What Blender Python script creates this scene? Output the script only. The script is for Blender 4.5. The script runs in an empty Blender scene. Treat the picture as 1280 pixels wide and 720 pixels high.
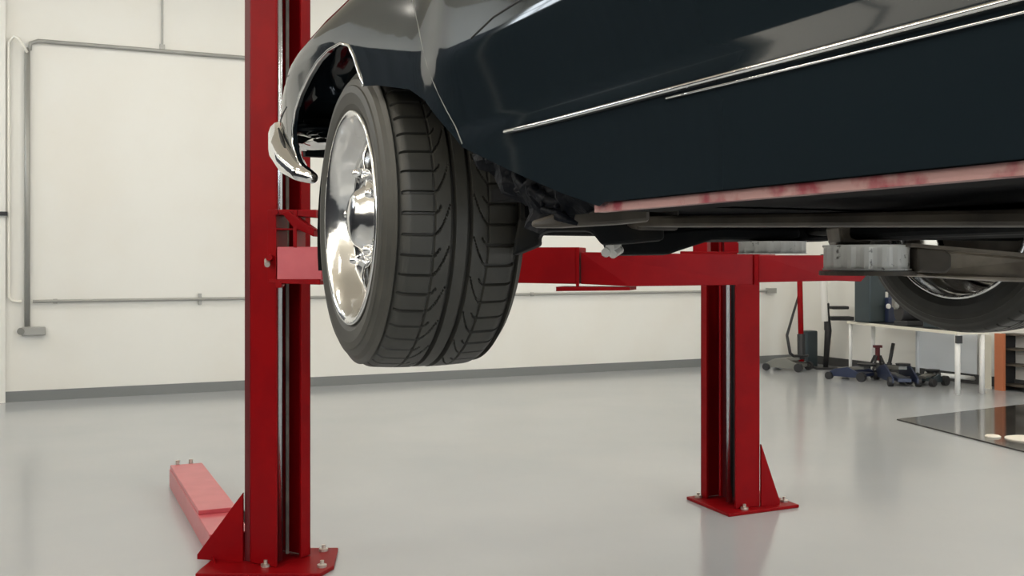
import bpy, bmesh, math, random
import numpy as np
from mathutils import Vector, Matrix
from mathutils.geometry import delaunay_2d_cdt
random.seed(7)
C = bpy.context.scene.collection
SC = bpy.context.scene
PI = math.pi

# ------------------------------------------------------------------ camera, world, lights, exposure
H = 1.403                 # camera height
F = 1300.0                # focal length in px of the 1280 wide frame
HY = 327.0                # horizon row
cam = bpy.data.cameras.new('camera'); camo = bpy.data.objects.new('camera', cam); C.objects.link(camo)
camo.location = (0, 0, H); camo.rotation_euler = (PI/2, 0, 0)
cam.sensor_width = 36; cam.lens = 36*F/1280; cam.shift_y = -(360-HY)/1280
cam.clip_start = .02; SC.camera = camo
SC.view_settings.view_transform = 'Standard'; SC.view_settings.look = 'None'
SC.view_settings.exposure = 0.62; SC.view_settings.gamma = 1; SC.view_settings.use_curve_mapping = False
W = bpy.data.worlds.new('world'); SC.world = W; W.use_nodes = True
W.node_tree.nodes['Background'].inputs[0].default_value = (.75, .85, 1, 1)
W.node_tree.nodes['Background'].inputs[1].default_value = .6
WIN_E = 7.0               # daylight through the window panes
LAMP_E = 34.0             # added ceiling strip lamps, out of view

# room axes: E = across the bay (parallel to the back wall), D = along the car, away from the camera
E = Vector((.906, .422, 0)); D = Vector((-.422, .906, 0)); D.normalize(); E.normalize()
RZ = math.atan2(E.y, E.x)
def R(u, v, z=0): return E*u + D*v + Vector((0, 0, z))
def uv(p): return p.dot(E), p.dot(D)
def P(px, py, Z): return Vector(((px-640)/F*Z, Z, H+(HY-py)/F*Z))       # a pixel at depth Z
def G(px, py):                                                          # a pixel on the floor
    Z = H*F/(py-HY); return Vector(((px-640)/F*Z, Z, 0))

# ------------------------------------------------------------------ materials
def mat(name, col=(.5,.5,.5), rough=.5, metal=0, coat=0, spec=.5, noise=None, bump=None, emit=None, ior=None):
    m = bpy.data.materials.new(name); m.use_nodes = True
    nt = m.node_tree; b = nt.nodes['Principled BSDF']
    b.inputs['Base Color'].default_value = (*col, 1); b.inputs['Roughness'].default_value = rough
    b.inputs['Metallic'].default_value = metal; b.inputs['Coat Weight'].default_value = coat
    b.inputs['Coat Roughness'].default_value = .03; b.inputs['Specular IOR Level'].default_value = spec
    if ior: b.inputs['IOR'].default_value = ior
    tc = nt.nodes.new('ShaderNodeTexCoord')
    if noise:                                   # (second colour, scale, low, high)
        c2, sc, lo, hi = noise
        n = nt.nodes.new('ShaderNodeTexNoise'); n.inputs['Scale'].default_value = sc; n.inputs['Detail'].default_value = 5
        r = nt.nodes.new('ShaderNodeValToRGB'); r.color_ramp.elements[0].position = lo; r.color_ramp.elements[1].position = hi
        r.color_ramp.elements[0].color = (*col, 1); r.color_ramp.elements[1].color = (*c2, 1)
        nt.links.new(tc.outputs['Object'], n.inputs['Vector']); nt.links.new(n.outputs['Fac'], r.inputs['Fac'])
        nt.links.new(r.outputs['Color'], b.inputs['Base Color'])
    if bump:                                    # (scale, strength)
        n = nt.nodes.new('ShaderNodeTexNoise'); n.inputs['Scale'].default_value = bump[0]; n.inputs['Detail'].default_value = 3
        q = nt.nodes.new('ShaderNodeBump'); q.inputs['Strength'].default_value = bump[1]; q.inputs['Distance'].default_value = .02
        nt.links.new(tc.outputs['Object'], n.inputs['Vector']); nt.links.new(n.outputs['Fac'], q.inputs['Height'])
        nt.links.new(q.outputs['Normal'], b.inputs['Normal'])
    if emit:
        b.inputs['Emission Color'].default_value = (*emit[0], 1); b.inputs['Emission Strength'].default_value = emit[1]
    return m
M = {}
M['wall'] = mat('wall_paint', (.82,.815,.775), .6, noise=((.80,.785,.735), 1.2, .4, .65))
M['ceil'] = mat('ceiling_paint', (.62,.56,.46), .8)
M['floor'] = mat('floor_epoxy', (.39,.41,.43), .16, noise=((.42,.435,.45), .8, .35, .65), bump=(1.6,.03), spec=.5)
M['base'] = mat('baseboard_grey', (.20,.21,.21), .55)
M['dkbase'] = mat('baseboard_dark', (.06,.06,.06), .6)
M['added_dark'] = mat('added_dark_cladding', (.012,.014,.022), .55)
M['pane'] = mat('daylight_pane', (.8,.9,1), .3, emit=((.84,.92,1), WIN_E))
M['pane_dim'] = mat('dimmed_pane', (.8,.8,.75), .3, emit=((1,.93,.80), WIN_E*.26))  # left panes, dimmed and warmed to tone their reflection in the paint
M['lamp'] = mat('lamp_glow', (1,.95,.85), .4, emit=((1,.95,.86), LAMP_E))
M['alu'] = mat('window_aluminium', (.5,.5,.5), .4, metal=.8)
M['cond'] = mat('galvanised_conduit', (.36,.36,.34), .45, metal=.35)
M['whitepipe'] = mat('white_plastic', (.85,.83,.76), .4)
M['red'] = mat('red_powder_coat', (.24,.002,.004), .42, spec=.1, noise=((.21,.0015,.004), 6, .4, .6))
M['redpale'] = mat('light_washed_red', (.54,.09,.11), .35, coat=.3, noise=((.50,.075,.095), 8, .4, .6))  # red lightened in colour: stands for light on arm end and floor beam
M['reddark'] = mat('dark_red', (.10,.006,.01), .5)
M['black'] = mat('black_rubbery', (.012,.012,.013), .6)
M['steel'] = mat('polished_steel', (.62,.66,.70), .22, metal=1)
M['bolt'] = mat('zinc_bolt', (.55,.50,.45), .4, metal=.8)
M['paint'] = mat('dark_blue_car_paint', (.009,.014,.018), .05, spec=.25)
M['chrome'] = mat('chrome', (.86,.86,.86), .05, metal=1, bump=(30,.02))
M['rim'] = mat('worn_chrome_rim', (.80,.80,.80), .14, metal=1, bump=(12,.12))
M['tire'] = mat('tire_rubber', (.040,.039,.034), .50, noise=((.050,.048,.041), 14, .35, .65), spec=.5)
M['pinch'] = mat('chipped_pink_rocker', (.36,.20,.19), .5, noise=((.22,.02,.035), 24, .50, .64))
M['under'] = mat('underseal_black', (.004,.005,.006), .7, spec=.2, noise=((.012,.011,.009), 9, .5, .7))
M['void'] = mat('matt_black_underside', (.003,.003,.004), .8, spec=.1)  # even near-black for floor pan, sump and inner rocker
M['rail'] = mat('grimy_brown_steel', (.105,.088,.068), .5, noise=((.04,.033,.026), 9, .35, .65))
M['arm'] = mat('greasy_tan_steel', (.27,.23,.18), .45, noise=((.10,.08,.06), 11, .4, .7))
M['liner'] = mat('torn_black_liner', (.004,.005,.008), .55, spec=.12, bump=(25,.6))
M['castalu'] = mat('ribbed_aluminium', (.95,.94,.90), .35, metal=.0, noise=((.25,.24,.22), 45, .62, .68))
M['jblack'] = mat('tool_black', (.02,.02,.022), .5)
M['jgrey'] = mat('tool_grey', (.22,.22,.20), .45, metal=.4)
M['jblue'] = mat('tool_navy', (.02,.03,.07), .4)
M['jslate'] = mat('machine_slate', (.03,.045,.052), .4)
M['white'] = mat('white_enamel', (.85,.85,.83), .35)
M['panelgrey'] = mat('cool_grey_board', (.62,.66,.70), .5)
M['orange'] = mat('orange_stained_wood', (.50,.16,.07), .5)
M['cream'] = mat('cream_board', (.75,.72,.62), .6)
M['mat'] = mat('polished_dark_panel', (.035,.033,.030), .10)
M['disc'] = mat('pale_spot', (.85,.80,.70), .5)
M['glassd'] = mat('dark_glass', (.01,.01,.012), .05)

# ------------------------------------------------------------------ mesh helpers
def link(name, bm, m, parent=None, smooth=False, kind=None, bevel=0):
    me = bpy.data.meshes.new(name)
    bmesh.ops.recalc_face_normals(bm, faces=bm.faces[:])
    bm.to_mesh(me); bm.free()
    for k in (m if isinstance(m, list) else [m]): me.materials.append(k)
    if smooth:
        for p in me.polygons: p.use_smooth = True
    o = bpy.data.objects.new(name, me); C.objects.link(o)
    if parent is not None:
        o.parent = parent
        o.matrix_parent_inverse = parent.matrix_basis.inverted() if parent.type == 'EMPTY' else Matrix()
    if kind: o['kind'] = kind
    if bevel:
        b = o.modifiers.new('bevel', 'BEVEL'); b.width = bevel; b.segments = 2; b.limit_method = 'ANGLE'
    return o
def B(): return bmesh.new()
def box(bm, c, size, rz=0, ax=None, mi=0):
    """box centred at c; ax = optional 3 axes"""
    c = Vector(c)
    if ax is None: ax = (Vector((math.cos(rz), math.sin(rz), 0)), Vector((-math.sin(rz), math.cos(rz), 0)), Vector((0,0,1)))
    vs = []
    for k in (-.5,.5):
        for i, j in ((-.5,-.5),(.5,-.5),(.5,.5),(-.5,.5)):
            vs.append(bm.verts.new(c + ax[0]*size[0]*i + ax[1]*size[1]*j + ax[2]*size[2]*k))
    for f in ((3,2,1,0),(4,5,6,7),(0,1,5,4),(1,2,6,5),(2,3,7,6),(3,0,4,7)):
        bm.faces.new([vs[i] for i in f]).material_index = mi
def bar(bm, a, b, w, h, up=Vector((0,0,1)), mi=0):
    a, b = Vector(a), Vector(b); d = (b-a); L = d.length; d.normalize()
    s = d.cross(up).normalized(); t = s.cross(d)
    box(bm, (a+b)/2, (L, w, h), ax=(d, -s, t), mi=mi)
def tube(bm, pts, r, n=10, caps=True, closed=False):
    pts = [Vector(p) for p in pts]; rings = []; N = len(pts)
    ref = None
    for i, p in enumerate(pts):
        if closed: d = pts[(i+1) % N]-pts[i-1]
        else: d = pts[min(i+1, N-1)] - pts[max(i-1, 0)]
        d.normalize()
        if ref is None:
            ref = Vector((0,0,1)) if abs(d.z) < .9 else Vector((1,0,0))
        a = d.cross(ref).normalized(); b = a.cross(d).normalized(); ref = b
        rr = r[i] if isinstance(r, (list, tuple)) else r
        rings.append([bm.verts.new(p + a*rr*math.cos(2*PI*k/n) + b*rr*math.sin(2*PI*k/n)) for k in range(n)])
    for i in range(N if closed else N-1):
        q, w = rings[i], rings[(i+1) % N]
        for k in range(n): bm.faces.new((q[k], q[(k+1)%n], w[(k+1)%n], w[k]))
    if caps and not closed:
        bm.faces.new(rings[0][::-1]); bm.faces.new(rings[-1])
def cyl(bm, a, b, r, n=20): tube(bm, [a, b], r, n)
def lathe(bm, prof, c, axis, n=48, caps=False):
    """prof: list of (r, along axis)"""
    c = Vector(c); axis = Vector(axis).normalized()
    x = axis.cross(Vector((0,0,1)));  x = Vector((1,0,0)) if x.length < .1 else x.normalized()
    y = axis.cross(x).normalized()
    rings = []
    for r, h in prof:
        rings.append([bm.verts.new(c + axis*h + (x*math.cos(2*PI*k/n) + y*math.sin(2*PI*k/n))*max(r, 1e-4)) for k in range(n)])
    for q, w in zip(rings, rings[1:]):
        for k in range(n): bm.faces.new((q[k], q[(k+1)%n], w[(k+1)%n], w[k]))
    if caps: bm.faces.new(rings[0]); bm.faces.new(rings[-1])
def prism(bm, pts, d):
    """extrude a polygon of world points by vector d"""
    a = [bm.verts.new(Vector(p)) for p in pts]; b = [bm.verts.new(Vector(p)+Vector(d)) for p in pts]
    bm.faces.new(a[::-1]); bm.faces.new(b); n = len(a)
    for i in range(n): bm.faces.new((a[i], a[(i+1)%n], b[(i+1)%n], b[i]))
def quad(bm, a, b, c, d, mi=0):
    f = bm.faces.new([bm.verts.new(Vector(p)) for p in (a,b,c,d)]); f.material_index = mi
def tag(o, label, cat, group=None):
    o['label'] = label; o['category'] = cat
    if group: o['group'] = group
    return o
def thing(name, label, cat, loc, group=None):
    o = bpy.data.objects.new(name, None); C.objects.link(o); o.location = loc; o.empty_display_size = .1
    return tag(o, label, cat, group)

# ------------------------------------------------------------------ room shell
U0, U1, V0, V1, CH = -4.2, 9.85, -5.5, 11.54, 4.8
def wall(name, a, b, z0, z1, m, t=.15, out=None):
    bm = B(); a = Vector(a); b = Vector(b)
    prism(bm, [a+Vector((0,0,z0)), b+Vector((0,0,z0)), b+Vector((0,0,z1)), a+Vector((0,0,z1))], out*t)
    return link(name, bm, m, kind='structure')
bm = B(); prism(bm, [R(U0-.15,V0-.15), R(U1+.15,V0-.15), R(U1+.15,V1+.15), R(U0-.15,V1+.15)], (0,0,-.1)); link('floor', bm, M['floor'], kind='structure')
bm = B(); prism(bm, [R(U0-.15,V0-.15,CH), R(U1+.15,V0-.15,CH), R(U1+.15,V1+.15,CH), R(U0-.15,V1+.15,CH)], (0,0,.1)); link('ceiling', bm, M['ceil'], kind='structure')
wall('wall_back', R(U0,V1), R(U1,V1), 0, CH, M['wall'], out=D)
wall('wall_right', R(U1,V0), R(U1,V1), 0, CH, M['wall'], out=E)
def strip(name, a, b, z0, z1, m, out, t=.02):
    bm = B(); a=Vector(a); b=Vector(b)
    prism(bm, [a+Vector((0,0,z0)), b+Vector((0,0,z0)), b+Vector((0,0,z1)), a+Vector((0,0,z1))], out*t); return link(name, bm, m, kind='structure')
strip('baseboard_back', R(U0,V1), R(U1,V1), 0, .105, M['base'], -D)
strip('baseboard_right', R(U1,V0), R(U1,V1-.02), 0, .11, M['dkbase'], -E)
# projecting pilaster at the far left of the back wall
pu = uv(G(7, 502))[0]
bm = B(); prism(bm, [R(U0,V1-.001), R(pu,V1-.001), R(pu,V1-.05), R(U0,V1-.05)], (0,0,CH)); link('trim_1', bm, M['wall'], kind='structure')

# left wall with three tall windows, front wall with a glazed shutter opening
def wall_with_openings(name, org, ax, L, zt, ops, m, out, t=.15):
    """ops: (x0,x1,z0,z1) along ax; wall built from solid pieces"""
    bm = B(); x = 0
    def pc(x0, x1, z0, z1):
        if x1-x0 > 1e-4 and z1-z0 > 1e-4:
            p = org + ax*x0; q = org + ax*x1; z = Vector((0,0,1))
            prism(bm, [p+z*z0, q+z*z0, q+z*z1, p+z*z1], out*t)
    for (x0,x1,z0,z1) in ops:
        pc(x, x0, 0, zt); pc(x0, x1, 0, z0); pc(x0, x1, z1, zt); x = x1
    pc(x, L, 0, zt); return link(name, bm, m, kind='structure')
def window(n, org, ax, out, op, nx=3, nz=2, pm='pane'):
    x0,x1,z0,z1 = op; z = Vector((0,0,1))
    fr = B(); o = org + out*.06
    for zz in np.linspace(z0, z1, nz+1): bar(fr, o+ax*x0+z*zz, o+ax*x1+z*zz, .06, .05)
    for xx in np.linspace(x0, x1, nx+1): bar(fr, o+ax*xx+z*z0, o+ax*xx+z*z1, .06, .05, up=ax)
    f = link('window_%d' % n, fr, M['alu'], kind='structure')
    g = B(); o = org + out*.075
    quad(g, o+ax*x0+z*z0, o+ax*x1+z*z0, o+ax*x1+z*z1, o+ax*x0+z*z1)
    p = link('window_pane', g, M[pm], f)
lw = [(.3,4.0,2.45,4.5), (4.4,8.2,2.45,4.5), (8.6,12.4,2.45,4.5), (14.6,16.7,3.45,4.55)]
wall_with_openings('wall_left', R(U0,V0), D, V1-V0, CH, lw, M['wall'], -E)
for i, op in enumerate(lw): window(i+1, R(U0,V0), D, -E, op, pm='pane' if i == 3 else 'pane_dim')
fw = [(.7,3.6,2.6,4.2), (8.2,11.2,.5,3.6)]
wall_with_openings('wall_front', R(U0,V0), E, U1-U0, CH, fw, M['wall'], -D)
for i, op in enumerate(fw): window(i+5, R(U0,V0), E, -D, op)
# unseen dark ribbed cladding, added so the car paint reflects dark
def added_clad(name, org, ax, out, x0, x1, h, step=.22):
    bm = B(); x = x0
    prism(bm, [org+ax*x0, org+ax*x1, org+ax*x1+out*.028, org+ax*x0+out*.028], (0,0,h))
    while x < x1-.01:
        e = min(x+step*.8, x1)
        p, q = org+ax*x, org+ax*e
        prism(bm, [p, p+out*.03, org+ax*(x+.04)+out*.05, org+ax*(e-.04)+out*.05, q+out*.03, q], (0,0,h)); x += step
    return link(name, bm, M['added_dark'], kind='structure')
added_clad('added_clad_2', R(U0,V0), D, E, .05, 12.5, 2.35)
added_clad('added_clad_4', R(U0,V0), D, E, 12.52, 16.9, 3.35)
added_clad('added_clad_3', R(U0,V1-.051), E, -D, .05, 2.55, 4.0)

# unseen ceiling strip lamps, added for room light and reflections
def added_ceiling_lamp(u, v, L=1.5):
    t = thing('added_ceiling_lamp', 'unseen white strip lamp added under the workshop ceiling', 'ceiling lamp', R(u,v,CH), 'added strip lamps under the ceiling')
    a = B(); bar(a, R(u,v-L/2,CH-.12), R(u,v+L/2,CH-.12), .16, .05)
    for k in (-1,1): cyl(a, R(u,v+k*L*.35,CH-.1), R(u,v+k*L*.35,CH), .008, 8)
    link('lamp_housing', a, M['white'], t)
    a = B(); bar(a, R(u,v-L/2+.03,CH-.16), R(u,v+L/2-.03,CH-.16), .11, .03); link('lamp_tube', a, M['lamp'], t)
for u in (-2.2, 1.6, 5.4, 8.2):
    for v in (-3, 1.2, 5.2, 9.2): added_ceiling_lamp(u, v)

# ------------------------------------------------------------------ conduits on the back wall
def BW(px, py, off=.03):
    """pixel ray hit on the plane in front of the back wall"""
    d = Vector(((px-640)/F, 1, (HY-py)/F)); k = (V1-off)/d.dot(D); return Vector((0,0,H)) + d*k
bm = B(); a = BW(34,50); b = BW(304,72); hz = (a.z+b.z)/2
u0 = uv(a)[0]
tube(bm, [R(u0+.02,V1-.03,a.z-.10), R(u0+.03,V1-.03,a.z-.03), R(u0+.10,V1-.03,a.z), R(u0+.3,V1-.03,a.z), R(U1-.01,V1-.03,a.z)], .021, 10)
tag(link('conduit', bm, M['cond'], smooth=True), 'long horizontal grey conduit high on the back wall', 'conduit')
bm = B(); z1 = BW(34,60).z; z2 = BW(34,408).z
tube(bm, [R(u0,V1-.03,z2), R(u0,V1-.03,z1)], .027, 12)
o = tag(link('conduit', bm, M['cond'], smooth=True), 'thick vertical grey conduit running down to the wall socket box', 'conduit')
bm = B(); ul = uv(BW(11,200))[0]; zt = BW(11,45).z; zl = BW(34,377).z
pts = [R(u0+.0,V1-.09,zt-.16), R(u0-.08,V1-.08,zt-.02), R(ul+.05,V1-.04,zt), R(ul,V1-.03,zt-.06), R(ul,V1-.03,zl+.05), R(ul+.03,V1-.03,zl+.01), R(ul+.08,V1-.03,zl), R(u0-.05,V1-.03,zl)]
tube(bm, pts, .014, 8)
tag(link('pipe', bm, M['whitepipe'], smooth=True), 'thin white pipe looping down beside the thick vertical conduit', 'pipe')
bm = B(); ue = uv(BW(962,357))[0]
tube(bm, [R(u0+.05,V1-.03,zl), R(ue,V1-.03,zl)], .017, 8)
for px in (69, 250, 665):
    c = uv(BW(px,375))[0]; cyl(bm, R(c-.02,V1-.03,zl), R(c+.02,V1-.03,zl), .024, 10)
c = uv(BW(250,375))[0]; box(bm, R(c,V1-.02,zl), (.03,.04,.12), RZ)
box(bm, R(ue+.02,V1-.04,zl), (.14,.06,.07), RZ)
tag(link('conduit', bm, M['cond'], smooth=False), 'low horizontal grey conduit across the back wall with couplings', 'conduit')
bm = B(); c = uv(BW(203,30))[0]; zc = a.z
cyl(bm, R(c,V1-.025,zc+.022), R(c,V1-.025,CH-.002), .011, 8); box(bm, R(c,V1-.02,zc+.045), (.05,.03,.05), RZ)
tag(link('conduit', bm, M['cond']), 'thin vertical conduit rising from the upper run to the ceiling', 'conduit')
t = thing('socket_box', 'grey metal socket box below the thick vertical conduit', 'socket box', R(u0+.04,V1,z2))
bm = B(); q = BW(42,414,.04); box(bm, q, (.22,.07,.085), RZ); link('box_body', bm, M['cond'], t, bevel=.008)
bm = B(); q = BW(26,414,.06); cyl(bm, q, q-D*.035, .035, 16); link('socket_outlet', bm, M['jgrey'], t)
bm = B(); q = BW(1,267,.07); box(bm, q, (.12,.04,.04), RZ)
tag(link('wall_switch', bm, M['jblack']), 'small black fitting on the far left wall edge', 'switch')

# ------------------------------------------------------------------ floor panel with pale round spots
t = thing('floor_panel', 'glossy black panel lying on the grey floor at right', 'floor panel', G(1200,540))
c0, c1, c2 = G(1121,525.3), G(1280,506.7), G(1285,567)
bm = B(); prism(bm, [c0, c1+(c1-c0)*.6, c2+(c2-c0)*.8+(c1-c0)*.55, c2+(c2-c0)*.25], (0,0,.012)); link('panel_sheet', bm, M['mat'], t)
for px, py, r in ((1241,548,.06), (1282,551,.15)):
    bm = B(); q = G(px,py)+Vector((0,0,.0125)); lathe(bm, [(0,.014),(r*.8,.014),(r,.008),(r,0),(0,0)], q, (0,0,1), 28)
    o = link('floor_spot', bm, M['disc'], smooth=False)  # pale round spot, slightly raised from the panel
    tag(o, ('small' if r < .1 else 'large') + ' pale round spot on the glossy black floor panel', 'disc')

# ------------------------------------------------------------------ lift columns
CHT = 3.6
def column(org, ax_w, ax_d, flange, opening, name, label, gus_dir, plate_pts, side):
    """org: ground point of the corner between flange face and opening face.
    ax_w: direction from that corner along the flange face (away from the opening); ax_d: along the opening face"""
    t = thing(name, label, 'car lift column', org+ax_w*flange*.5+ax_d*opening*.5)
    z = Vector((0,0,1)); th = .012; z0 = .02
    n = ax_w            # web lies at +ax_w*flange
    ch = .06 if side < 0 else .004
    sec = [(0,0,flange-ch,th), (0,opening-th,flange,opening), (flange-th,ch*.8,flange,opening)]
    bm = B()
    def pc(x0,y0,x1,y1,za=z0,zb=CHT):
        prism(bm, [org+ax_w*x0+ax_d*y0+z*za, org+ax_w*x1+ax_d*y0+z*za, org+ax_w*x1+ax_d*y1+z*za, org+ax_w*x0+ax_d*y1+z*za], z*(zb-za))
    for s in sec: pc(*s)
    prism(bm, [org+ax_w*a_+ax_d*b_+z*z0 for a_,b_ in ((flange-ch,0),(flange,ch*.8),(flange-th,ch*.8+.004),(flange-ch,th))], z*(CHT-z0))
    lip1 = 0.0; lip2 = opening*(.28 if side < 0 else .17)
    pc(0,opening-lip2,.014,opening)
    link('column_body', bm, M['red'], t, bevel=.004)
    bm = B()
    pc(flange-.05, th, flange-th-.001, opening-th); link('inner_web', bm, M['reddark'], t)  # darker copy of the column red, shade inside the channel
    bm = B(); q = org+ax_w*.045+ax_d*(opening*(.28 if side < 0 else .36)); cyl(bm, q+z*.03, q+z*(CHT-.05), .019, 14)
    link('lifting_screw', bm, M['steel'], t, smooth=True)
    bm = B(); q = org+ax_w*.04+ax_d*(opening*(.50 if side < 0 else .58)); box(bm, q+z*(CHT/2), (.014,.014,CHT-.1), RZ)
    link('guide_rail', bm, M['red'] if side > 0 else M['rail'], t)
    bm = B(); q = org+ax_w*.095+ax_d*(opening*.30); box(bm, q+z*(CHT/2), (opening*.40,.03,CHT-.1), math.atan2(ax_d.y, ax_d.x)); link('channel_dark_strip', bm, M['black'], t)  # black strip added to darken the column opening
    bm = B(); prism(bm, plate_pts, z*.018); link('base_plate', bm, M['red'], t, bevel=.004)
    # gusset
    for (g0, gd, L, hh) in gus_dir:
        bm = B(); perp = gd.cross(z).normalized()*.012
        prism(bm, [g0+z*.018, g0+gd*L+z*.018, g0+gd*L+z*.04, g0+z*hh], perp); link('gusset', bm, M['red'], t)
    return t
def bolts(t, pts, z=.018):
    for p in pts:
        bm = B(); q = Vector(p)+Vector((0,0,z)); lathe(bm, [(0,.03),(.009,.03),(.009,.014),(.022,.012),(.022,0),(0,0)], q, (0,0,1), 10); link('anchor_bolt', bm, M['bolt'], t)
def hit(px, py, org, dirv):
    """distance along dirv from org where it meets pixel column px"""
    r = (px-640)/F; return (r*org.y - org.x)/(dirv.x - r*dirv.y)
# right column, square to the bay
o2 = G(920,640.5); o2 = Vector((o2.x, o2.y, 0))
wr = hit(950,0,o2,E); dr = hit(876,0,o2,D)
pl = [G(858,624.4), G(911,646.5), G(999,634.6)]; pl.append(pl[0]+pl[2]-pl[1])
gq = o2+E*wr+D*.0
tR = column(o2, E, D, wr, dr, 'lift_column', 'red lift column standing free in the middle right of the bay', 
       [(gq, E, hit(973,0,gq,E), .37), (gq+D*(dr-.02), E, hit(973,0,gq,E), .37)], pl, 1)
bolts(tR, [pl[0]+(pl[1]-pl[0])*.12+(pl[2]-pl[1])*.1, pl[1]+(pl[2]-pl[1])*.28+(pl[0]-pl[1])*.1, pl[2]+(pl[0]-pl[1])*.2-(pl[2]-pl[1])*.08, pl[2]+(pl[0]-pl[1])*.85-(pl[2]-pl[1])*.08])
# left column, turned towards the viewer
o1 = Vector(((345-640)/F*4.70, 4.70, 0))
vb = math.atan2(-o1.y, -o1.x)                                   # direction back to the camera
nf = vb - math.radians(42.4); no = vb + math.radians(47.6)
n_f = Vector((math.cos(nf), math.sin(nf), 0)); n_o = Vector((math.cos(no), math.sin(no), 0))
ax_w1 = -n_o; ax_d1 = -n_f
wl = hit(301,0,o1,ax_w1); dl = hit(388.5,0,o1,ax_d1)
print('cols', wr, dr, wl, dl)
ax_g = (o1+ax_w1*wl)
q0 = G(244,722); q1 = G(403,722)
gl = Vector((-.985,.17,0)).normalized()
plL = [q0, Vector((q1.x-.01, q1.y,0)), q1+Vector((.03,.12,0)), q1+Vector((.0,.42,0)), q0+Vector((.02,.42,0)), q0+Vector((-.0,.06,0))]
g0 = o1+ax_w1*(wl-.012)
tL = column(o1, ax_w1, ax_d1, wl, dl, 'lift_column', 'tall red lift column at left, behind the front wheel',
       [(g0, gl, abs(g0.x)-.02-0 if False else .225, .335), (g0+ax_d1*(dl-.02), gl, .2, .335)], plL, -1)
bolts(tL, [q1+Vector((-.02,.10,0)), q1+Vector((-.06,.36,0)), q0+Vector((.08,.36,0)), G(332,713)])

# carriage and arm on the left column
zA = lambda py, Z: H+(HY-py)/F*Z
a0 = P(347,332,4.50); a1 = P(735,333,4.72)
bm = B()
prism(bm, [P(347,309.5,4.50), P(347,349,4.50), P(722,355,4.72), P(722,309,4.72)], Vector((.05,.16,0))); t = link('lift_arm', bm, M['red'], tL, bevel=.004)
bm = B(); prism(bm, [P(346,308.5,4.49), P(346,350,4.49), P(402,351,4.515), P(402,308.5,4.515)], Vector((.02,.18,0))); link('arm_sleeve', bm, M['redpale'], t, bevel=.004)  # added sleeve; its pale red paints the light on this arm end
bm = B()
prism(bm, [P(334,262,4.52), P(334,352,4.52), P(345,355,4.50), P(345,262,4.50)], Vector((.02,.14,0)))
prism(bm, [P(340,268,4.50), P(340,262,4.50), P(395,262,4.52), P(395,272,4.52)], Vector((.02,.14,0)))
prism(bm, [P(340,287,4.50), P(340,285,4.50), P(395,286,4.52), P(395,288.5,4.52)], Vector((.02,.14,0)))
prism(bm, [P(336,349,4.48), P(336,354,4.48), P(400,356,4.50), P(400,349,4.50)], Vector((.02,.16,0)))
prism(bm, [P(366,262,4.50), P(366,310,4.50), P(371,310,4.50), P(371,262,4.50)], Vector((.01,.14,0)))
prism(bm, [P(352,266,4.49), P(360,264,4.49), P(392,286,4.51), P(392,296,4.51), P(366,284,4.50)], Vector((.01,.05,0)))
link('arm_bracket', bm, M['red'], t, bevel=.003)
for (x,y) in ((343,265),(348,356),(336,322)):
    bm = B(); q = P(x,y,4.47); cyl(bm, q, q+Vector((0,.06,0)), .014, 12); link('pivot_bolt', bm, M['red'], t)
bm = B(); q = P(334,331,4.46); cyl(bm, q, q+Vector((-.012,.05,.02)), .012, 10); link('lock_pin', bm, M['bolt'], t)
bm = B(); prism(bm, [P(720,309,4.715), P(720,358,4.715), P(724,358,4.715), P(724,309,4.715)], Vector((.01,.18,0)))
prism(bm, [P(695,358.5,4.70), P(695,364,4.70), P(787,363,4.75), P(787,359,4.75)], Vector((.05,.16,0)))
link('end_collar', bm, M['red'], t)
# right arm, in front of the right column
bm = B(); prism(bm, [P(726,315,4.74), P(726,355,4.74), P(786,358,4.75), P(943,356,4.86), P(943,318.5,4.86)], Vector((.05,.13,0))); t = link('lift_arm', bm, M['red'], tR, bevel=.003)
bm = B(); prism(bm, [P(943,316.5,4.85), P(943,356.5,4.85), P(948,356.5,4.85), P(948,316.5,4.85)], Vector((.03,.17,0))); link('end_collar', bm, M['red'], t)
bm = B(); prism(bm, [P(948,319,4.87), P(948,353,4.87), P(1045,351,4.90), P(1076,352,4.92), P(1095,330,4.93), P(1095,319,4.93)], Vector((.05,.14,0))); link('swing_arm', bm, M['red'], t, bevel=.003)
bm = B(); prism(bm, [P(866,300,5.0), P(866,318,5.0), P(884,318,5.0), P(884,296,5.0)], Vector((.04,.12,0)))
prism(bm, [P(905,290,5.0), P(905,318,5.0), P(925,318,5.0), P(925,290,5.0)], Vector((.04,.12,0)))
prism(bm, [P(850,314,4.98), P(850,319,4.98), P(950,320,5.0), P(950,315,5.0)], Vector((.25,.70,0)))
link('carriage_block', bm, M['red'], t, bevel=.003)

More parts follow.
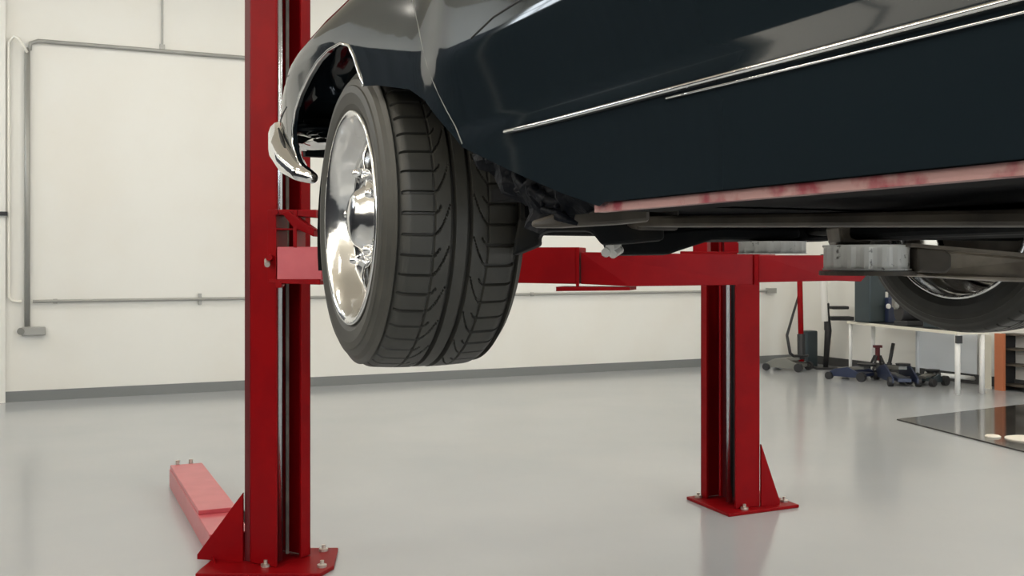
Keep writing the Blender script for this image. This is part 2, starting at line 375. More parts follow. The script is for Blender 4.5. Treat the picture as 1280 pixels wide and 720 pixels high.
# red box-section beam on the floor
t = thing('floor_beam', 'pale red hollow beam lying on the floor left of the column', 'beam', G(245,650))
n0, f0 = G(262,699), G(212,609)
n1 = n0+Vector((.19,.03,0)); dv = (f0-n0); L = dv.length; dv.normalize(); sv = dv.cross(Vector((0,0,1))).normalized()
bm = B(); z = Vector((0,0,1)); w_, h_, th = .19, .115, .008
for (x0,x1,z0,z1) in ((0,w_,0,th),(0,w_,h_-th,h_),(0,th,th,h_-th),(w_-th,w_,th,h_-th)):
    prism(bm, [n0+sv*x0+z*z0, n0+sv*x1+z*z0, n0+sv*x1+z*z1, n0+sv*x0+z*z1], dv*L)
prism(bm, [n0+dv*L+z*0, n0+sv*w_+dv*L, n0+sv*w_+dv*L+z*h_, n0+dv*L+z*h_], dv*.006)
link('beam_tube', bm, M['redpale'], t, bevel=.003)
bm = B(); prism(bm, [n0+sv*.004+dv*.42+z*h_, n0+sv*(w_+.006)+dv*.42+z*h_, n0+sv*(w_+.006)+dv*.42+z*(h_+.022), n0+sv*.004+dv*.42+z*(h_+.022)], dv*(L-.42)); link('cover_plate', bm, M['redpale'], t, bevel=.003)
bm = B(); prism(bm, [n0+sv*.0-dv*.18, n0+sv*w_-dv*.18, n0+sv*w_, n0], z*.012); prism(bm, [n0-dv*.18+z*.012, n0+z*.012, n0+z*.06], sv*.008)
link('tongue_plate', bm, M['red'], t)
bm = B(); 
for k in (.05,.13): q = f0+sv*k+dv*.02; cyl(bm, q, q+z*.16, .012, 10)
box(bm, f0+sv*.09+dv*.02+z*.10, (.12,.03,.03), math.atan2(sv.y, sv.x)); link('end_bolt', bm, M['bolt'], t)
bm = B(); q = n0+sv*(w_+.02)+dv*.42; box(bm, q+z*.06, (.05,.04,.11), RZ); link('side_bracket', bm, M['rail'], t)

# ------------------------------------------------------------------ the car
# frame: t = rearward along the side (towards the viewer), s = outward from the near flank, z above camera height
CO = Vector((-.35, 2.28, H))
def K(t, s, z): return CO - D*t - E*s + Vector((0,0,z))
def bp(px, py, s=0):
    """(t,z) on the plane s where pixel px,py falls"""
    r = (px-640)/F; o = CO - E*s; t = (o.x - r*o.y)/(r*(-D.y)*1 - (-D.x)) if False else (r*o.y - o.x)/(-D.x + r*D.y)
    Z = o.y - D.y*t; return t, (HY-py)/F*Z
car = thing('car', 'dark blue-black classic car raised high on lift arms', 'car', (K(1.2,-.92,0).x, K(1.2,-.92,0).y, H+.0))
WD = 2.20
TEND = 3.75
def sm(x): x = max(0, min(1, x)); return x*x*(3-2*x)
def ztop(t):
    xs = [-.98,-.95,-.78,-.574,-.278,0,.5,1,4]; ys = [.40,.435,.524,.588,.625,.645,.665,.68,.70]
    return float(np.interp(t, xs, ys))
def prof(z):
    xs = [0,.066,.10,.130,.160,.183,.187,.217,.222,.26,.33,.340,.40,.50,.70]
    ys = [-.011,-.007,-.005,-.0032,-.0014,.000,.002,.0015,.0015,.009,.0245,.0245,.023,.016,-.01]
    return float(np.interp(z, xs, ys))
def zcrease(t): return float(np.interp(t, [-.4,-.1,.15,.65,2], [.54,.50,.44,.335,.335]))
def S(t, z):
    k = sm((t-.45)/.2); zc = zcrease(t)
    fs = .012 - .07*(zc-z) if z < zc else .012 - .12*(z-zc)
    s = prof(z)*k + fs*(1-k)
    if t < -.45: s -= .07*((-.45-t)/.53)**2.2
    zt = ztop(t); 
    if z > zt-.10: s -= .07*((z-zt+.10)/.10)**2
    if t > 3.3: s -= .12*((t-3.3)/.45)**2
    return s
arch = [(388,223),(372,202),(366,180),(367,160),(372,138),(380,118),(392,96),(405,77),(420,63),(436,55),(446,58),(452,72),(457,92),(461,108)]
archp = [bp(x,y) for x,y in arch]
rear = [bp(*q) for q in ((480,107),(520,112),(540,126),(560,155),(583,184),(640,213),(700,240),(748,257.5))]
nose = [bp(*q) for q in ((366,214),(350,196),(338,175))]
print('arch', [(round(a,3),round(b,3)) for a,b in archp]); print('rear', [(round(a,3),round(b,3)) for a,b in rear]); print('nose', nose)
outline = []
tops = np.linspace(-.95, TEND, 60)
outline += [(float(x), ztop(x)) for x in tops]
rc = 2.78
ra = [(rc+.40*math.cos(a), .06+.40*math.sin(a)) for a in np.linspace(.05, PI-.05, 18)]
outline += [(TEND, .12), (3.4,.075)] + ra + [(x,.074) for x in np.linspace(2.3,1.1,16)]
outline += rear[::-1][0:]
outline += archp[::-1]
outline += nose
def clean(pts):
    out = []
    for p in pts:
        if not out or (Vector(p)-Vector(out[-1])).length > .004: out.append(p)
    return out
outline = clean(outline)
def inside(p, poly):
    c = False; x, y = p; n = len(poly)
    for i in range(n):
        x1,y1 = poly[i]; x2,y2 = poly[i-1]
        if (y1 > y) != (y2 > y) and x < (x2-x1)*(y-y1)/(y2-y1)+x1: c = not c
    return c
def sheet(outl, stepx, zs, Sf, name, m, parent, th=.012, flip=False, mirror=False):
    dense = []
    for i, p in enumerate(outl):
        q = outl[(i+1) % len(outl)]; L = math.hypot(q[0]-p[0], q[1]-p[1]); n = max(1, int(L/.03))
        for k in range(n): dense.append((p[0]+(q[0]-p[0])*k/n, p[1]+(q[1]-p[1])*k/n))
    n0 = len(dense); pts = [Vector(p) for p in dense]
    x0 = min(p[0] for p in outl); x1 = max(p[0] for p in outl)
    for x in np.arange(x0+stepx*.5, x1, stepx):
        for zz in zs:
            p = (float(x), zz)
            if inside(p, dense) and min(math.hypot(p[0]-q[0], p[1]-q[1]) for q in dense) > .011: pts.append(Vector(p))
    v, e, f, *_ = delaunay_2d_cdt(pts, [(i, (i+1) % n0) for i in range(n0)], [list(range(n0))], 1, 1e-5)
    bm = B()
    vs = [bm.verts.new(K(p.x, (-WD - Sf(p.x, p.y)) if mirror else Sf(p.x, p.y), p.y)) for p in v]
    for q in f: bm.faces.new([vs[i] for i in q])
    o = link(name, bm, m, parent, smooth=True)
    so = o.modifiers.new('solid', 'SOLIDIFY'); so.thickness = th; so.offset = 0
    es = o.modifiers.new('split', 'EDGE_SPLIT'); es.split_angle = math.radians(50)
    return o
ZS = [.09,.105,.12,.135,.15,.165,.176,.186,.197,.208,.219,.226,.240,.255,.27,.29,.31,.33,.345,.36,.38,.40,.42,.44,.46,.48,.50,.52,.54,.56,.58,.6,.62,.64,.66,.68]
sheet(outline, .035, ZS, S, 'body_side', M['paint'], car)
sheet(outline, .07, ZS[::2], S, 'body_side', M['paint'], car, mirror=True)
# hood / top deck and nose panel
bm = B(); ts = np.linspace(-.95, TEND, 40); rows = []
for x in ts:
    zt = ztop(x); s0 = S(x, zt); row = []
    for k in range(15):
        f = k/14; s = s0 + (-WD-2*s0)*f; row.append(bm.verts.new(K(x, s, zt+.05*math.sin(PI*f)**.6)))
    rows.append(row)
for a, b in zip(rows, rows[1:]):
    for k in range(14): bm.faces.new((a[k], a[k+1], b[k+1], b[k]))
o = link('hood', bm, M['paint'], car, smooth=True); m_ = o.modifiers.new('s','SOLIDIFY'); m_.thickness = .01; m_.offset = -1
bm = B(); s0 = S(-.95,.42)
pa = [K(-.94, s0-.01, .32), K(-.94, -WD-s0+.01, .32), K(-.96, -WD-s0+.01, .44), K(-.96, s0-.01, .44)]
prism(bm, pa, -D*.03); link('grille_panel', bm, M['under'], car)
bm = B(); prism(bm, [K(TEND,-.13,.12), K(TEND,-WD+.13,.12), K(TEND,-WD+.13,.69), K(TEND,-.13,.69)], -D*.02); link('tail_panel', bm, M['paint'], car)
# chrome bumper corner wrapping the nose
bm = B()
cr = [(387,222,.012,-.02),(372,215,.020,.0),(358,203,.030,.0),(346,187,.036,.0),(338,170,.036,-.0)]
ps = []
for (x,y,r,ds) in cr:
    tt, zz = bp(x,y); ps.append((tt, S(max(tt,-.95),zz)+.004, zz, r*1.25))
tt, zz = ps[-1][0], ps[-1][2]
ring = []
path = [K(a,b,c) for a,b,c,_ in ps] + [K(tt-.07,-.13+ps[-1][1],zz+.01), K(tt-.13,-.45,zz+.01), K(tt-.16,-WD/2,zz+.01), K(tt-.13,-WD+.45,zz+.01), K(tt-.05,-WD+.05,zz)]
rad = [q[3] for q in ps] + [.045]*5
tube(bm, path, rad, 14); link('bumper', bm, M['chrome'], car, smooth=True)
bm = B(); l1 = [bp(x,y) for x,y in ((332,150),(341,160),(352,178),(362,196),(376,213))]
tube(bm, [K(a, S(max(a,-.95),b)+.012, b) for a,b in l1], [.003,.006,.007,.006,.003], 8); link('bumper_gap', bm, M['black'], car)
bm = B(); l1 = [bp(x,y) for x,y in ((341,152),(350,144),(360,134))]
tube(bm, [K(a, S(a,b)+.006, b) for a,b in l1], [.0025,.0035,.002], 6); link('panel_seam', bm, M['black'], car)
# chrome / bright trims following the skin
def trim(name, pts, r, m, off=.007, n=8, close=24):
    pp = []
    for p, q in zip(pts, pts[1:]):
        L = math.hypot(q[0]-p[0], q[1]-p[1]); k = max(1, int(L/.04))
        for i in range(k): pp.append((p[0]+(q[0]-p[0])*i/k, p[1]+(q[1]-p[1])*i/k))
    pp.append(pts[-1]); bm = B()
    tube(bm, [K(a, S(a,b)+off, b) for a,b in pp], r, n); return link(name, bm, m, car, smooth=True)
trim('arch_trim', archp, .0035, M['chrome'], .006)
trim('side_molding', [(.83,.190),(1.0,.188),(TEND-.1,.180)], .0030, M['chrome'], .010)
trim('side_molding', [(1.25,.1795),(1.5,.1775),(2.2,.172)], .0014, M['chrome'], .009)
trim('door_edge', [bp(519,-2),bp(530,30),bp(548,82),bp(566,135),bp(583,180)], .0018, M['jgrey'], .005)
trim('panel_seam', [bp(690,-6),bp(640,24),bp(612,50)], .0016, M['black'], .006)
trim('door_ding', [bp(898,185),bp(901,188)], .0022, M['chrome'], .003) if False else None
# pinch weld
bm = B(); xs = np.linspace(1.06, 2.5, 30); rows = []
for x in xs: rows.append([bm.verts.new(K(x, -.008, .0625)), bm.verts.new(K(x, -.008, .0730)), bm.verts.new(K(x, -.024, .0730)), bm.verts.new(K(x, -.024, .0625))])
for a, b in zip(rows, rows[1:]):
    for k in range(4): bm.faces.new((a[k], a[(k+1)%4], b[(k+1)%4], b[k]))
bm.faces.new(rows[0]); bm.faces.new(rows[-1]); link('pinch_weld', bm, M['pinch'], car)
def kbar(bm, a, b, w, h): bar(bm, K(*a), K(*b), w, h)
# floor pan, rails, cross member, tunnel parts
bm = B(); prism(bm, [K(.55,-.09,.105), K(2.35,-.09,.105), K(2.35,-WD+.09,.105), K(.55,-WD+.09,.105)], (0,0,.02)); 
prism(bm, [K(2.2,-.2,.2), K(3.6,-.2,.2), K(3.6,-WD+.2,.2), K(2.2,-WD+.2,.2)], (0,0,.02))
prism(bm, [K(-.85,-.35,.25), K(.6,-.35,.25), K(.6,-WD+.35,.25), K(-.85,-WD+.35,.25)], (0,0,.02))
prism(bm, [K(.56,-.35,.105), K(.6,-.35,.105), K(.6,-WD+.35,.105), K(.56,-WD+.35,.105)], (0,0,.155))
prism(bm, [K(.30,-.46,.104), K(.56,-.46,.104), K(.56,-WD+.46,.104), K(.30,-WD+.46,.104)], (0,0,.02))
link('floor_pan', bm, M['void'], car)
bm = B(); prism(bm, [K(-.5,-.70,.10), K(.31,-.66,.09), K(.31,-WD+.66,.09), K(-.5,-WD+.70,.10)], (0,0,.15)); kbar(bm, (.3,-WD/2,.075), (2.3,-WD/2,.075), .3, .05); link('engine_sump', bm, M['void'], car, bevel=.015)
bm = B(); kbar(bm, (.45,-.47,.079), (2.4,-.40,.020), .09, .021); kbar(bm, (.1,-.50,.14), (.5,-.47,.085), .09, .05); kbar(bm, (-.7,-.55,.17), (.1,-.50,.15), .09, .06); link('frame_rail', bm, M['rail'], car, bevel=.006)
bm = B(); kbar(bm, (.45,-WD+.47,.079), (2.4,-WD+.40,.020), .09, .021); kbar(bm, (.1,-WD+.5,.14), (.5,-WD+.47,.085), .09, .05); kbar(bm, (-.7,-WD+.55,.17), (.1,-WD+.5,.15), .09, .06);link('frame_rail', bm, M['rail'], car, bevel=.006)
# inner rocker (black) behind the pinch weld
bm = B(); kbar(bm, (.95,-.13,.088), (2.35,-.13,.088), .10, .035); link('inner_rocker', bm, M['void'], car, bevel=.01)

# wheels -------------------------------------------------------------
def tire_mesh(Rt=.34, w=.31, rr=.235, n=960):
    """tread with wide rain channels, thin grooves and curved lateral cuts; axis = local X, outer face at x=0"""
    prof = []
    hw = w/2
    side = [(rr-.004,.022),(rr+.004,.010),(rr+.012,.006),(rr+.02,.002),(rr+.045,-.002),(rr+.06,.0),(rr+.062,.003),(rr+.075,.008),(Rt-.022,.016),(Rt-.014,.021),(Rt-.011,.0235)]
    for r, x in side: prof.append((x, r, 9))
    m = 110; x0 = .025
    for i in range(m+1):
        v = -1+2*i/m; x = hw + v*(hw-x0)
        crown = .006*v*v + .016*max(0,(abs(v)-.80)/.2)**2
        prof.append((x, Rt-crown, v))
    for r, x in side[::-1]: prof.append((w-x, r, 9))
    me = bpy.data.meshes.new('tire'); V = []
    pitch = 50
    arr = np.zeros((n, len(prof), 3))
    ph = np.arange(n)/n*2*PI
    for j, (x, r, v) in enumerate(prof):
        rad = np.full(n, r)
        if v != 9:
            a = abs(v); dep = 0
            if .095 < a < .175: dep = .015
            if .055 > a > .0 and False: dep = .002
            if .435 < a < .455: dep = .005
            rad -= dep
            if a >= .19:
                sh = 0 if a > .45 else 1.5*((.45-a)/.26)**1.7      # the cuts sweep towards the centre
                fr = (ph/(2*PI)*pitch + sh + (.0 if v < 0 else .5)) % 1
                cut = (fr < .12) if a > .45 else ((fr < .13) & ((np.floor(ph/(2*PI)*pitch + sh + (.0 if v < 0 else .5)).astype(int) % 2 == 0) | (a > .34)))
                if a < .93: rad = np.where(cut, r-.008, rad)
            if a <= .10: rad -= .001
        arr[:, j, 0] = x; arr[:, j, 1] = rad*np.cos(ph); arr[:, j, 2] = rad*np.sin(ph)
    k = len(prof); verts = arr.reshape(-1, 3)
    i = np.arange(n); faces = []
    a = (i[:,None]*k + np.arange(k-1)[None,:]); b = (((i+1)%n)[:,None]*k + np.arange(k-1)[None,:])
    fc = np.stack([a, a+1, b+1, b], -1).reshape(-1, 4)
    me.from_pydata(verts.tolist(), [], fc.tolist()); me.materials.append(M['tire'])
    for p in me.polygons: p.use_smooth = False
    return me
TM = tire_mesh()
def rim_mesh():
    bm = B(); c = (0,0,0); ax = (1,0,0)
    lathe(bm, [(.225,.305),(.238,.300),(.236,.29),(.222,.28),(.215,.18),(.205,.10),(.208,.085),(.214,.05),(.216,.03),(.228,.018),(.240,.010),(.243,.004),(.240,0),(.232,.001),(.224,.008),(.214,.020),(.208,.030),(.200,.06),(.192,.07)], c, ax, 64)
    # five-slot centre disc
    n = 100; rad = [.196,.182,.165,.148,.130,.112,.095,.085]; rows = []
    for i in range(n):
        a = 2*PI*i/n; rows.append([bm.verts.new(Vector((.066 - .030*math.sin(PI*(.196-r)/.13)**1 if r > .066 else .05, r*math.cos(a), r*math.sin(a)))) for r in rad])
    for i in range(n):
        ph = (i/n*5) % 1
        for j in range(len(rad)-1):
            if 1 <= j <= 4 and .22 < ph < .74: continue
            p, q = rows[i], rows[(i+1)%n]; bm.faces.new((p[j], p[j+1], q[j+1], q[j]))
    return bm
def wheel(co, phi, label=None, outer=1):
    """co: centre of the outer face; phi: yaw of the axle (outer -> inner)"""
    bm = rim_mesh(); o = link('wheel', bm, M['rim'])
    m_ = o.modifiers.new('s','SOLIDIFY'); m_.thickness = .004
    for p in o.data.polygons: p.use_smooth = True
    T = Matrix.Translation(co) @ Matrix.Rotation(phi, 4, 'Z')
    o.parent = car; o.matrix_parent_inverse = car.matrix_basis.inverted(); o.matrix_basis = T
    def sub(name, me_or_bm, m):
        if isinstance(me_or_bm, bpy.types.Mesh): s = bpy.data.objects.new(name, me_or_bm); C.objects.link(s)
        else: s = link(name, me_or_bm, m, smooth=True)
        s.parent = o; return s
    sub('tire', TM, None)
    bm = B(); lathe(bm, [(.090,.030),(.086,.018),(.070,.012),(.060,-.004),(.045,-.012),(.02,-.016),(0,-.017)], (0.02,0,0), (1,0,0), 40); sub('hub_cap', bm, M['rim'])
    for k in range(5):
        bm = B(); a = 2*PI*(k+.1)/5; q = Vector((.02,.105*math.cos(a),.105*math.sin(a))); lathe(bm, [(0,-.004),(.008,-.002),(.012,.010),(.012,.05),(0,.05)], q, (1,0,0), 10); sub('lug_nut', bm, M['chrome'])
    bm = B(); lathe(bm, [(.0,.10),(.16,.10),(.16,.13),(0,.13)], (0,0,0), (1,0,0), 40); sub('brake_disc', bm, M['rail'])
    return o
PH = math.radians(22.3)
wheel(P(434,272.5,2.345), PH)
AX = Vector((math.cos(RZ), math.sin(RZ), 0))
far_outer = K(0, -WD+.01, .099)
# far front wheel: inner side faces us
fa = RZ+math.radians(9); wheel(Vector((1.335, 3.155, H+.120))+Vector((math.cos(fa), math.sin(fa), 0))*.31, fa+PI)
wheel(K(rc, -.01, .06), RZ); wheel(K(rc, -WD+.01, .06), RZ+PI)
# axle, hub, suspension
bm = B(); cyl(bm, K(0,-.12,.09), K(0,-WD+.12,.09), .028, 12); kbar(bm, (.02,-.33,.10), (.02,-.75,.13), .16, .045); kbar(bm, (.02,-WD+.33,.10), (.02,-WD+.75,.13), .16, .045)
link('suspension', bm, M['under'], car)
bm = B(); cyl(bm, K(rc,-.12,.06), K(rc,-WD+.12,.06), .04, 12); link('rear_axle', bm, M['under'], car)
# wheel arch liner
bm = B(); n = 26; rows = []
for i in range(n+1):
    a = 1.05 + (PI-.85)*i/n
    tt, zz = .02+ .50*math.cos(a)*1.0, .06 + .42*math.sin(a)
    rows.append([bm.verts.new(K(tt, s, zz)) for s in (-.045,-.15,-.30,-.48)])
for a, b in zip(rows, rows[1:]):
    for k in range(3): bm.faces.new((a[k], a[k+1], b[k+1], b[k]))
o = link('wheel_arch_liner', bm, M['under'], car, smooth=False)
# ragged liner hanging behind the wheel: a crumpled sheet
outl = [bp(x,y,-.05) for x,y in ((578,176),(600,192),(625,200),(650,205),(668,214),(680,213),(700,226),(720,236),(735,246),(757,259),(735,262),(712,264),(690,268),(668,273),(664,292),(655,286),(650,268),(640,256),(625,240),(612,222),(596,206))]
def SL(t, z):
    h = math.sin(31*t+17*z)*math.sin(23*t-41*z+1.3)+.5*math.sin(71*t+53*z)*math.sin(67*z-59*t)
    return -.065 + .016*h - .10*sm((.2-z)/.15)*0
def clampz(o): return o
o = sheet(outl, .014, [float(x) for x in np.arange(.05,.24,.011)], SL, 'torn_liner', M['liner'], car, th=.01)
for p in o.data.polygons: p.use_smooth = False
bm = B()
for k in range(7):
    f = k/6; x, y = 590+f*80+random.uniform(-6,6), 192+f*62+random.uniform(-3,5)
    a_, b_ = bp(x, y, -.04); pts = []
    for q in range(6): pts.append(K(a_+q*.018+random.uniform(-.01,.01), -.055+random.uniform(-.02,.012), b_-q*.006+random.uniform(-.01,.01)))
    tube(bm, pts, [.004,.009,.011,.010,.008,.003], 7)
link('torn_edge', bm, M['liner'], car, smooth=True)
# subframe bracket with the rounded gap, bushing, transmission parts
def pp(name, pix, Z, dep, m, bev=.006):
    bm = B(); prism(bm, [P(x,y,Z) for x,y in pix], Vector((.1,1,0)).normalized()*dep); return link(name, bm, m, car, bevel=bev)
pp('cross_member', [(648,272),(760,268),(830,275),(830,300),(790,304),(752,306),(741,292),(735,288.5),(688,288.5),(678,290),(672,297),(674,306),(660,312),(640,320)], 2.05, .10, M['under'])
pp('rocker_end', [(664,276),(700,265),(752,258),(800,256),(812,262),(812,276),(770,280),(700,284),(664,284)], 1.52, .05, M['rail'])
pp('gear_housing', [(752,300),(775,292),(905,284),(1000,286),(1000,297),(960,299),(890,300),(850,313),(836,318),(770,319),(756,312)], 2.3, .30, M['under'])
bm = B()
for (x,y,r) in ((762,311,.011),(771,299,.008),(757,316,.010),(766,318,.009)): q = P(x,y,2.2); cyl(bm, q, q+Vector((.02,.05,.01)), r, 10)
link('drain_bolt', bm, M['castalu'], car)
bm = B(); kbar(bm, (.75,-.75,.055), (2.2,-.62,.06), .07, .03); link('exhaust_pipe', bm, M['under'], car, bevel=.01)
bm = B(); tube(bm, [K(.2,-1.0,.08), K(.9,-.85,.068), K(1.6,-.66,.05), K(2.3,-.6,.055)], .02, 12); link('exhaust_pipe', bm, M['under'], car, smooth=True)
pp('bracket_block', [(1048,281),(1090,281),(1090,306),(1052,306)], 1.90, .12, M['arm'])
pp('gearbox_mount', [(945,286),(1050,283),(1050,300),(1012,301),(945,301)], 2.35, .2, M['under'])

# ------------------------------------------------------------------ the arms that carry the car
def pad(c, r, h, label):
    bm = B(); n = 16; prof_ = [(0,0),(r*.92,0),(r,h*.12)]
    pts = []
    for k in range(n*4):
        a = 2*PI*k/(n*4); rr = r*(1 if (k % 4) in (0,1) else .955); pts.append((rr*math.cos(a), rr*math.sin(a)))
    prism(bm, [Vector(c)+Vector((x,y,0)) for x,y in pts], (0,0,h)); 
    lathe(bm, [(r*1.03,h*.0),(r*1.03,h*.08),(r*.9,h*.08)], c, (0,0,1), 32); lathe(bm, [(r*.9,h*.92),(r*1.03,h*.92),(r*1.03,h),(0,h)], c, (0,0,1), 32)
    return bm
t = thing('support_arm', 'greasy tan steel lift arm under the car at right', 'lift arm', P(1200,340,1.95)-Vector((0,0,.0)))
pc = P(1084,338,1.90)
bm = B(); prism(bm, [P(1150,337,1.86), P(1154,345,1.84), P(1290,353,1.84), P(2250,362,1.84), P(2250,318,1.84), P(1290,320,1.84), P(1154,311,1.84), P(1150,318,1.86)], Vector((-.02,.14,0))); link('arm_tube', bm, M['arm'], t, bevel=.008)
bm = B(); prism(bm, [P(1147,309,1.83), P(1147,340,1.83), P(1182,342,1.83), P(1190,336,1.83), P(1190,318,1.83), P(1180,311,1.83)], Vector((0,.16,0))); link('arm_sleeve', bm, M['rail'], t, bevel=.004)
bm = B(); kz = P(0,306,1.85).z; prism(bm, [P(1139,304,1.80), P(1290,317,1.80), P(1290,322,1.80), P(1139,308,1.80)], Vector((.02,.16,0))); link('top_plate', bm, M['arm'], t)
bm = B(); lathe(bm, [(0,0),(.085,0),(.085,.008),(0,.008)], pc-Vector((0,0,.009)), (0,0,1), 32); link('pad_plate', bm, M['rail'], t)
bm = B(); cx = P(2200,340,1.92); box(bm, (cx.x+.12, cx.y, 1.8), (.2,.3,3.6), .3); link('column_body', bm, M['red'], t, bevel=.004)
bm = B(); box(bm, (cx.x+.12, cx.y, .01), (.45,.5,.02), .3); link('base_plate', bm, M['red'], t)
bm = pad(pc, .0765, .046, ''); o = link('lift_pad', bm, M['castalu'], t); o['label'] = 'bright ribbed aluminium lift pad'
pf = P(965,317.5,2.35)
bm = pad(pf, .074, .028, ''); tag(link('lift_pad', bm, M['castalu']), 'round ribbed aluminium pad under the car, just above the red lift arm', 'lift pad')

# ------------------------------------------------------------------ right-hand corner: tools, bench, shelf
def jack(name, label, a, b, w, h, m, cat='floor jack', handle=None, group=None):
    """low trolley jack from ground point a to b"""
    a, b = Vector(a), Vector(b); d = (b-a); L = d.length; d.normalize(); s = d.cross(Vector((0,0,1))).normalized(); z = Vector((0,0,1))
    t = thing(name, label, cat, (a+b)/2, group)
    bm = B()
    for k in (-1,1):
        o = a + s*k*w/2
        prism(bm, [o+z*.04, o+d*L+z*.04, o+d*L+z*h*.45, o+d*L*.55+z*h, o+d*L*.2+z*h*.8, o+z*h*.5], s*k*.02)
    bar(bm, a+d*.05+z*.07, a+d*(L*.95)+z*.07, w*.6, .04); link('jack_frame', bm, m, t, bevel=.004)
    bm = B(); bar(bm, a+d*L*.15+z*h*.7, a+d*L*.85+z*h*.95, w*.35, h*.22); link('lift_beam', bm, M['jgrey'], t)
    bm = B(); lathe(bm, [(0,0),(w*.3,0),(w*.33,.025),(0,.025)], a+d*L*.86+z*(h*.95+.02), z, 16); link('saddle', bm, M['jblack'], t)
    for (f, r) in ((.06,.045),(.93,.055)):
        for k in (-1,1):
            bm = B(); q = a+d*L*f+s*k*(w/2+.0)+z*r; cyl(bm, q, q+s*k*.05, r, 18); link('wheel', bm, M['jblack'], t)
    if handle:
        p0, p1, r, hm, lab = handle; bm = B(); tube(bm, [p0, p1], r, 12); o = link('handle', bm, hm, t, smooth=True)
        if lab: o['label'] = lab
        bm = B(); tube(bm, [Vector(p0)+(Vector(p1)-Vector(p0))*.02, Vector(p0)+(Vector(p1)-Vector(p0))*.28], r*1.35, 12); link('handle_grip', bm, M['jblack'], t)
    return t
q0, q1 = G(962,461), G(1008,464)
jack('floor_jack', 'low grey floor jack with tall red handle by the right column', q0, q1, .3, .17, M['jgrey'], handle=(q1+Vector((-.05,.05,.12)), q1+Vector((-.02,.25,1.35)), .036, M['red'], 'red upright handle'))
q0, q1 = G(1044,472), G(1090,476)
jack('floor_jack', 'low navy and silver floor jack in front of the white bench leg', q0, q1, .34, .16, M['jblue'])
q0, q1 = G(1110,474), G(1132,484)
jack('floor_jack', 'blue floor jack with white parts under the bench', q0, q1, .25, .22, M['jblue'], handle=(q0+Vector((.02,.05,.10)), q0+Vector((.10,.1,.42)), .022, M['jblack'], None))
q0, q1 = G(1150,482), G(1168,480)
jack('floor_jack', 'grey floor jack with long white handle lying under the bench', q0, q1, .25, .13, M['jslate'], handle=(q1+Vector((-.1,.02,.12)), G(1222,480)+Vector((0,0,.06)), .026, M['white'], 'long white handle'))
bm = B(); q = G(1003,464); tube(bm, [q+Vector((-.02,.12,.14)), q+Vector((-.13,.10,.22)), q+Vector((-.16,.14,.45)), q+Vector((-.06,.22,.72)), q+Vector((.02,.26,.95))], [.02,.02,.018,.016,.014], 10)
tag(link('air_hose', bm, M['jblack'], smooth=True), 'black hose curving up beside the red jack handle', 'hose')
# upright pole with sleeve
t = thing('tool_stand', 'upright black and white pole with side tray against the right wall', 'tool stand', G(1030,462))
b0 = G(1032,461)
bm = B(); tube(bm, [b0+Vector((.0,0,.02)), b0+Vector((.04,.02,.5)), b0+Vector((0,.05,1.0)), b0+Vector((-.02,.06,1.5))], [.03,.045,.03,.03], 10); link('pole', bm, M['jblack'], t, smooth=True)
bm = B(); cyl(bm, b0+Vector((.0,.02,.62)), b0+Vector((-.02,.04,1.3)), .045, 14); link('sleeve', bm, M['white'], t)
bm = B(); box(bm, b0+Vector((.20,.02,.66)), (.30,.2,.05)); box(bm, b0+Vector((.18,.02,.80)), (.22,.16,.04)); bar(bm, b0+Vector((.02,.02,.5)), b0+Vector((.02,.02,.86)), .06, .06, up=Vector((1,0,0))); link('tray', bm, M['jblack'], t, bevel=.01)
bm = B(); box(bm, b0+Vector((0,0,.012)), (.30,.26,.024)); link('stand_foot', bm, M['jblack'], t)
bm = B(); q = G(1013,459); box(bm, q+Vector((0,.1,.24)), (.19,.16,.48), RZ); tag(link('waste_bin', bm, M['jslate'], bevel=.015), 'dark grey square bin between the red handle and the pole', 'bin')
# jack stand with red top
t = thing('jack_stand', 'small dark jack stand with rusty red top beside the navy jack', 'jack stand', G(1096,470))
b0 = G(1097,471); bm = B()
for i, j in ((-1,-1),(1,-1),(1,1),(-1,1)): bar(bm, b0+Vector((i*.11,j*.11,.0)), b0+Vector((i*.025,j*.025,.26)), .025, .02)
link('stand_legs', bm, M['jblack'], t)
bm = B(); cyl(bm, b0+Vector((0,0,.2)), b0+Vector((0,0,.36)), .028, 12); box(bm, b0+Vector((0,0,.37)), (.10,.05,.03)); link('stand_post', bm, M['reddark'], t)
# bench
t = thing('workbench', 'white-legged workbench with thin top along the right wall', 'workbench', G(1160,480))
f1 = G(1197,493); f0_ = G(1063,468); bd = (f1-f0_); bl = bd.length; bd.normalize(); bs = Vector((0,0,1)).cross(bd).normalized()
if bs.dot(E) < 0: bs = -bs
bh = .632; bw_ = .36
bm = B(); prism(bm, [f0_-bd*.03-bs*.03+Vector((0,0,bh)), f1+bd*.03-bs*.03+Vector((0,0,bh)), f1+bd*.03+bs*bw_+Vector((0,0,bh)), f0_-bd*.03+bs*bw_+Vector((0,0,bh))], (0,0,.03)); link('bench_top', bm, M['cream'], t)
bm = B(); prism(bm, [f0_+Vector((0,0,bh+.03)), f1+Vector((0,0,bh+.03)), f1+bs*(bw_-.02)+Vector((0,0,bh+.03)), f0_+bs*(bw_-.02)+Vector((0,0,bh+.03))], (0,0,.004)); link('bench_mat', bm, M['jblack'], t)
for q in (f0_, f1, f0_+bs*(bw_-.04), f1+bs*(bw_-.06)):
    bm = B(); tube(bm, [q, q+Vector((0,0,bh))], .028 if q is not f0_ else .02, 12); link('leg', bm, M['white'], t, smooth=True)
bm = B(); box(bm, f1+Vector((0,-.03,bh-.05)), (.06,.04,.08)); link('leg_bracket', bm, M['jblack'], t)
bm = B(); q = G(1147,476); bar(bm, q, q+Vector((0,0,bh-.002)), .045, .03, up=Vector((1,0,0))); link('leg', bm, M['panelgrey'], t)
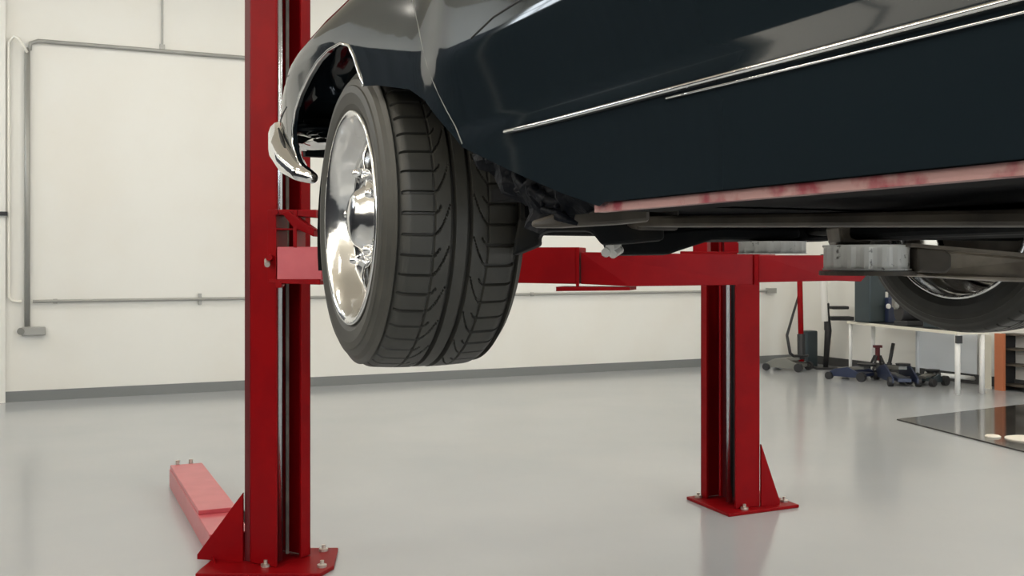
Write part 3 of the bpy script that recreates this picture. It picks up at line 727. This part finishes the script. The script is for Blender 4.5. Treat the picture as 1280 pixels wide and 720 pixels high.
# machines standing on the bench
zb = bh+.034
def onb(f, s=.12): return f0_ + bd*bl*f + bs*s + Vector((0,0,zb))
t = thing('bench_machine', 'tall slate grey workshop machine with columns on the bench', 'machine', onb(.16))
b0 = onb(.16); bm = B(); box(bm, b0+Vector((-.05,0,.40)), (.26,.26,.80), RZ); link('machine_body', bm, M['jslate'], t, bevel=.02)
bm = B(); box(bm, b0+Vector((.20,.02,.15)), (.24,.2,.30), RZ); box(bm, b0+Vector((.22,.06,.62)), (.22,.10,.5), RZ); link('machine_base', bm, M['jblue'], t, bevel=.01)
for dx in (.10,.19,.27): 
    bm = B(); cyl(bm, b0+Vector((dx,0,.0)), b0+Vector((dx,0,.85)), .018, 12); link('slide_rod', bm, M['steel'] if dx < .2 else M['jblack'], t, smooth=True)
bm = B(); q = b0+Vector((.12,-.13,.2)); cyl(bm, q, q-D*.02, .03, 16); link('dial', bm, M['white'], t)
t = thing('bench_grinder', 'black round-bodied grinder on the bench behind the far tire', 'grinder', onb(.50))
b0 = onb(.50); bm = B(); cyl(bm, b0+Vector((-.12,0,.17)), b0+Vector((.14,.02,.17)), .13, 28); box(bm, b0+Vector((0,0,.03)), (.26,.2,.06), RZ); link('grinder_body', bm, M['jblack'], t, bevel=.01)
bm = B(); box(bm, b0+Vector((-.16,-.02,.27)), (.05,.1,.12)); cyl(bm, b0+Vector((-.19,-.06,.22)), b0+Vector((-.15,-.06,.22)), .03, 12); link('guard', bm, M['jgrey'], t)
bm = B(); b0 = onb(.72); box(bm, b0+Vector((0,0,.10)), (.10,.2,.20), RZ); box(bm, b0+Vector((0,0,.215)), (.05,.12,.03), RZ)
tag(link('tool_case', bm, M['jslate'], bevel=.01), 'small dark tool case on the bench right of the grinder', 'tool case')
# boards behind the bench and the shelf
wallu = lambda p: U1
def onwall(px, off=.02):
    d = Vector(((px-640)/F, 1, 0)); k = (U1-off)/d.dot(E); return d*k
a, b = onwall(1146,.03), onwall(1222,.03)
bm = B(); prism(bm, [a+Vector((0,0,.115)), b+Vector((0,0,.115)), b+Vector((0,0,.60)), a+Vector((0,0,.60))], -E*.015); tag(link('wall_board', bm, M['panelgrey']), 'cool grey board against the right wall under the bench', 'board')
t = thing('shelf_unit', 'black shelf unit with orange wooden side post at the right edge', 'shelf', G(1265,488))
s0 = G(1250,488); sd = -D
bm = B(); q = s0; bar(bm, q, q+Vector((0,0,.62)), .11, .04, up=E); link('side_panel', bm, M['orange'], t)
bm = B()
for zz in (.05,.27,.44,.60): prism(bm, [q+E*.06+Vector((0,0,zz)), q+E*.06+sd*1.6+Vector((0,0,zz)), q+E*.42+sd*1.6+Vector((0,0,zz)), q+E*.42+Vector((0,0,zz))], (0,0,.02))
link('shelf_boards', bm, M['rail'], t)
bm = B(); prism(bm, [q+E*.44, q+E*.44+sd*1.6, q+E*.44+sd*1.6+Vector((0,0,.62)), q+E*.44+Vector((0,0,.62))], E*.02)
prism(bm, [q+E*.05+D*.025, q+E*.44+D*.025, q+E*.44+D*.025+Vector((0,0,.62)), q+E*.05+D*.025+Vector((0,0,.62))], -D*.02); link('back_panel', bm, M['black'], t)
a = G(1226,484); 
bm = B(); prism(bm, [s0+D*.05-(s0-a).normalized()*.07, s0+D*.05-(s0-a).normalized()*.24, s0+D*.05-(s0-a).normalized()*.24+Vector((0,0,.59)), s0+D*.05-(s0-a).normalized()*.07+Vector((0,0,.59))], D*.02)
tag(link('leaning_board', bm, M['cream']), 'cream board standing between bench legs and orange post', 'board')
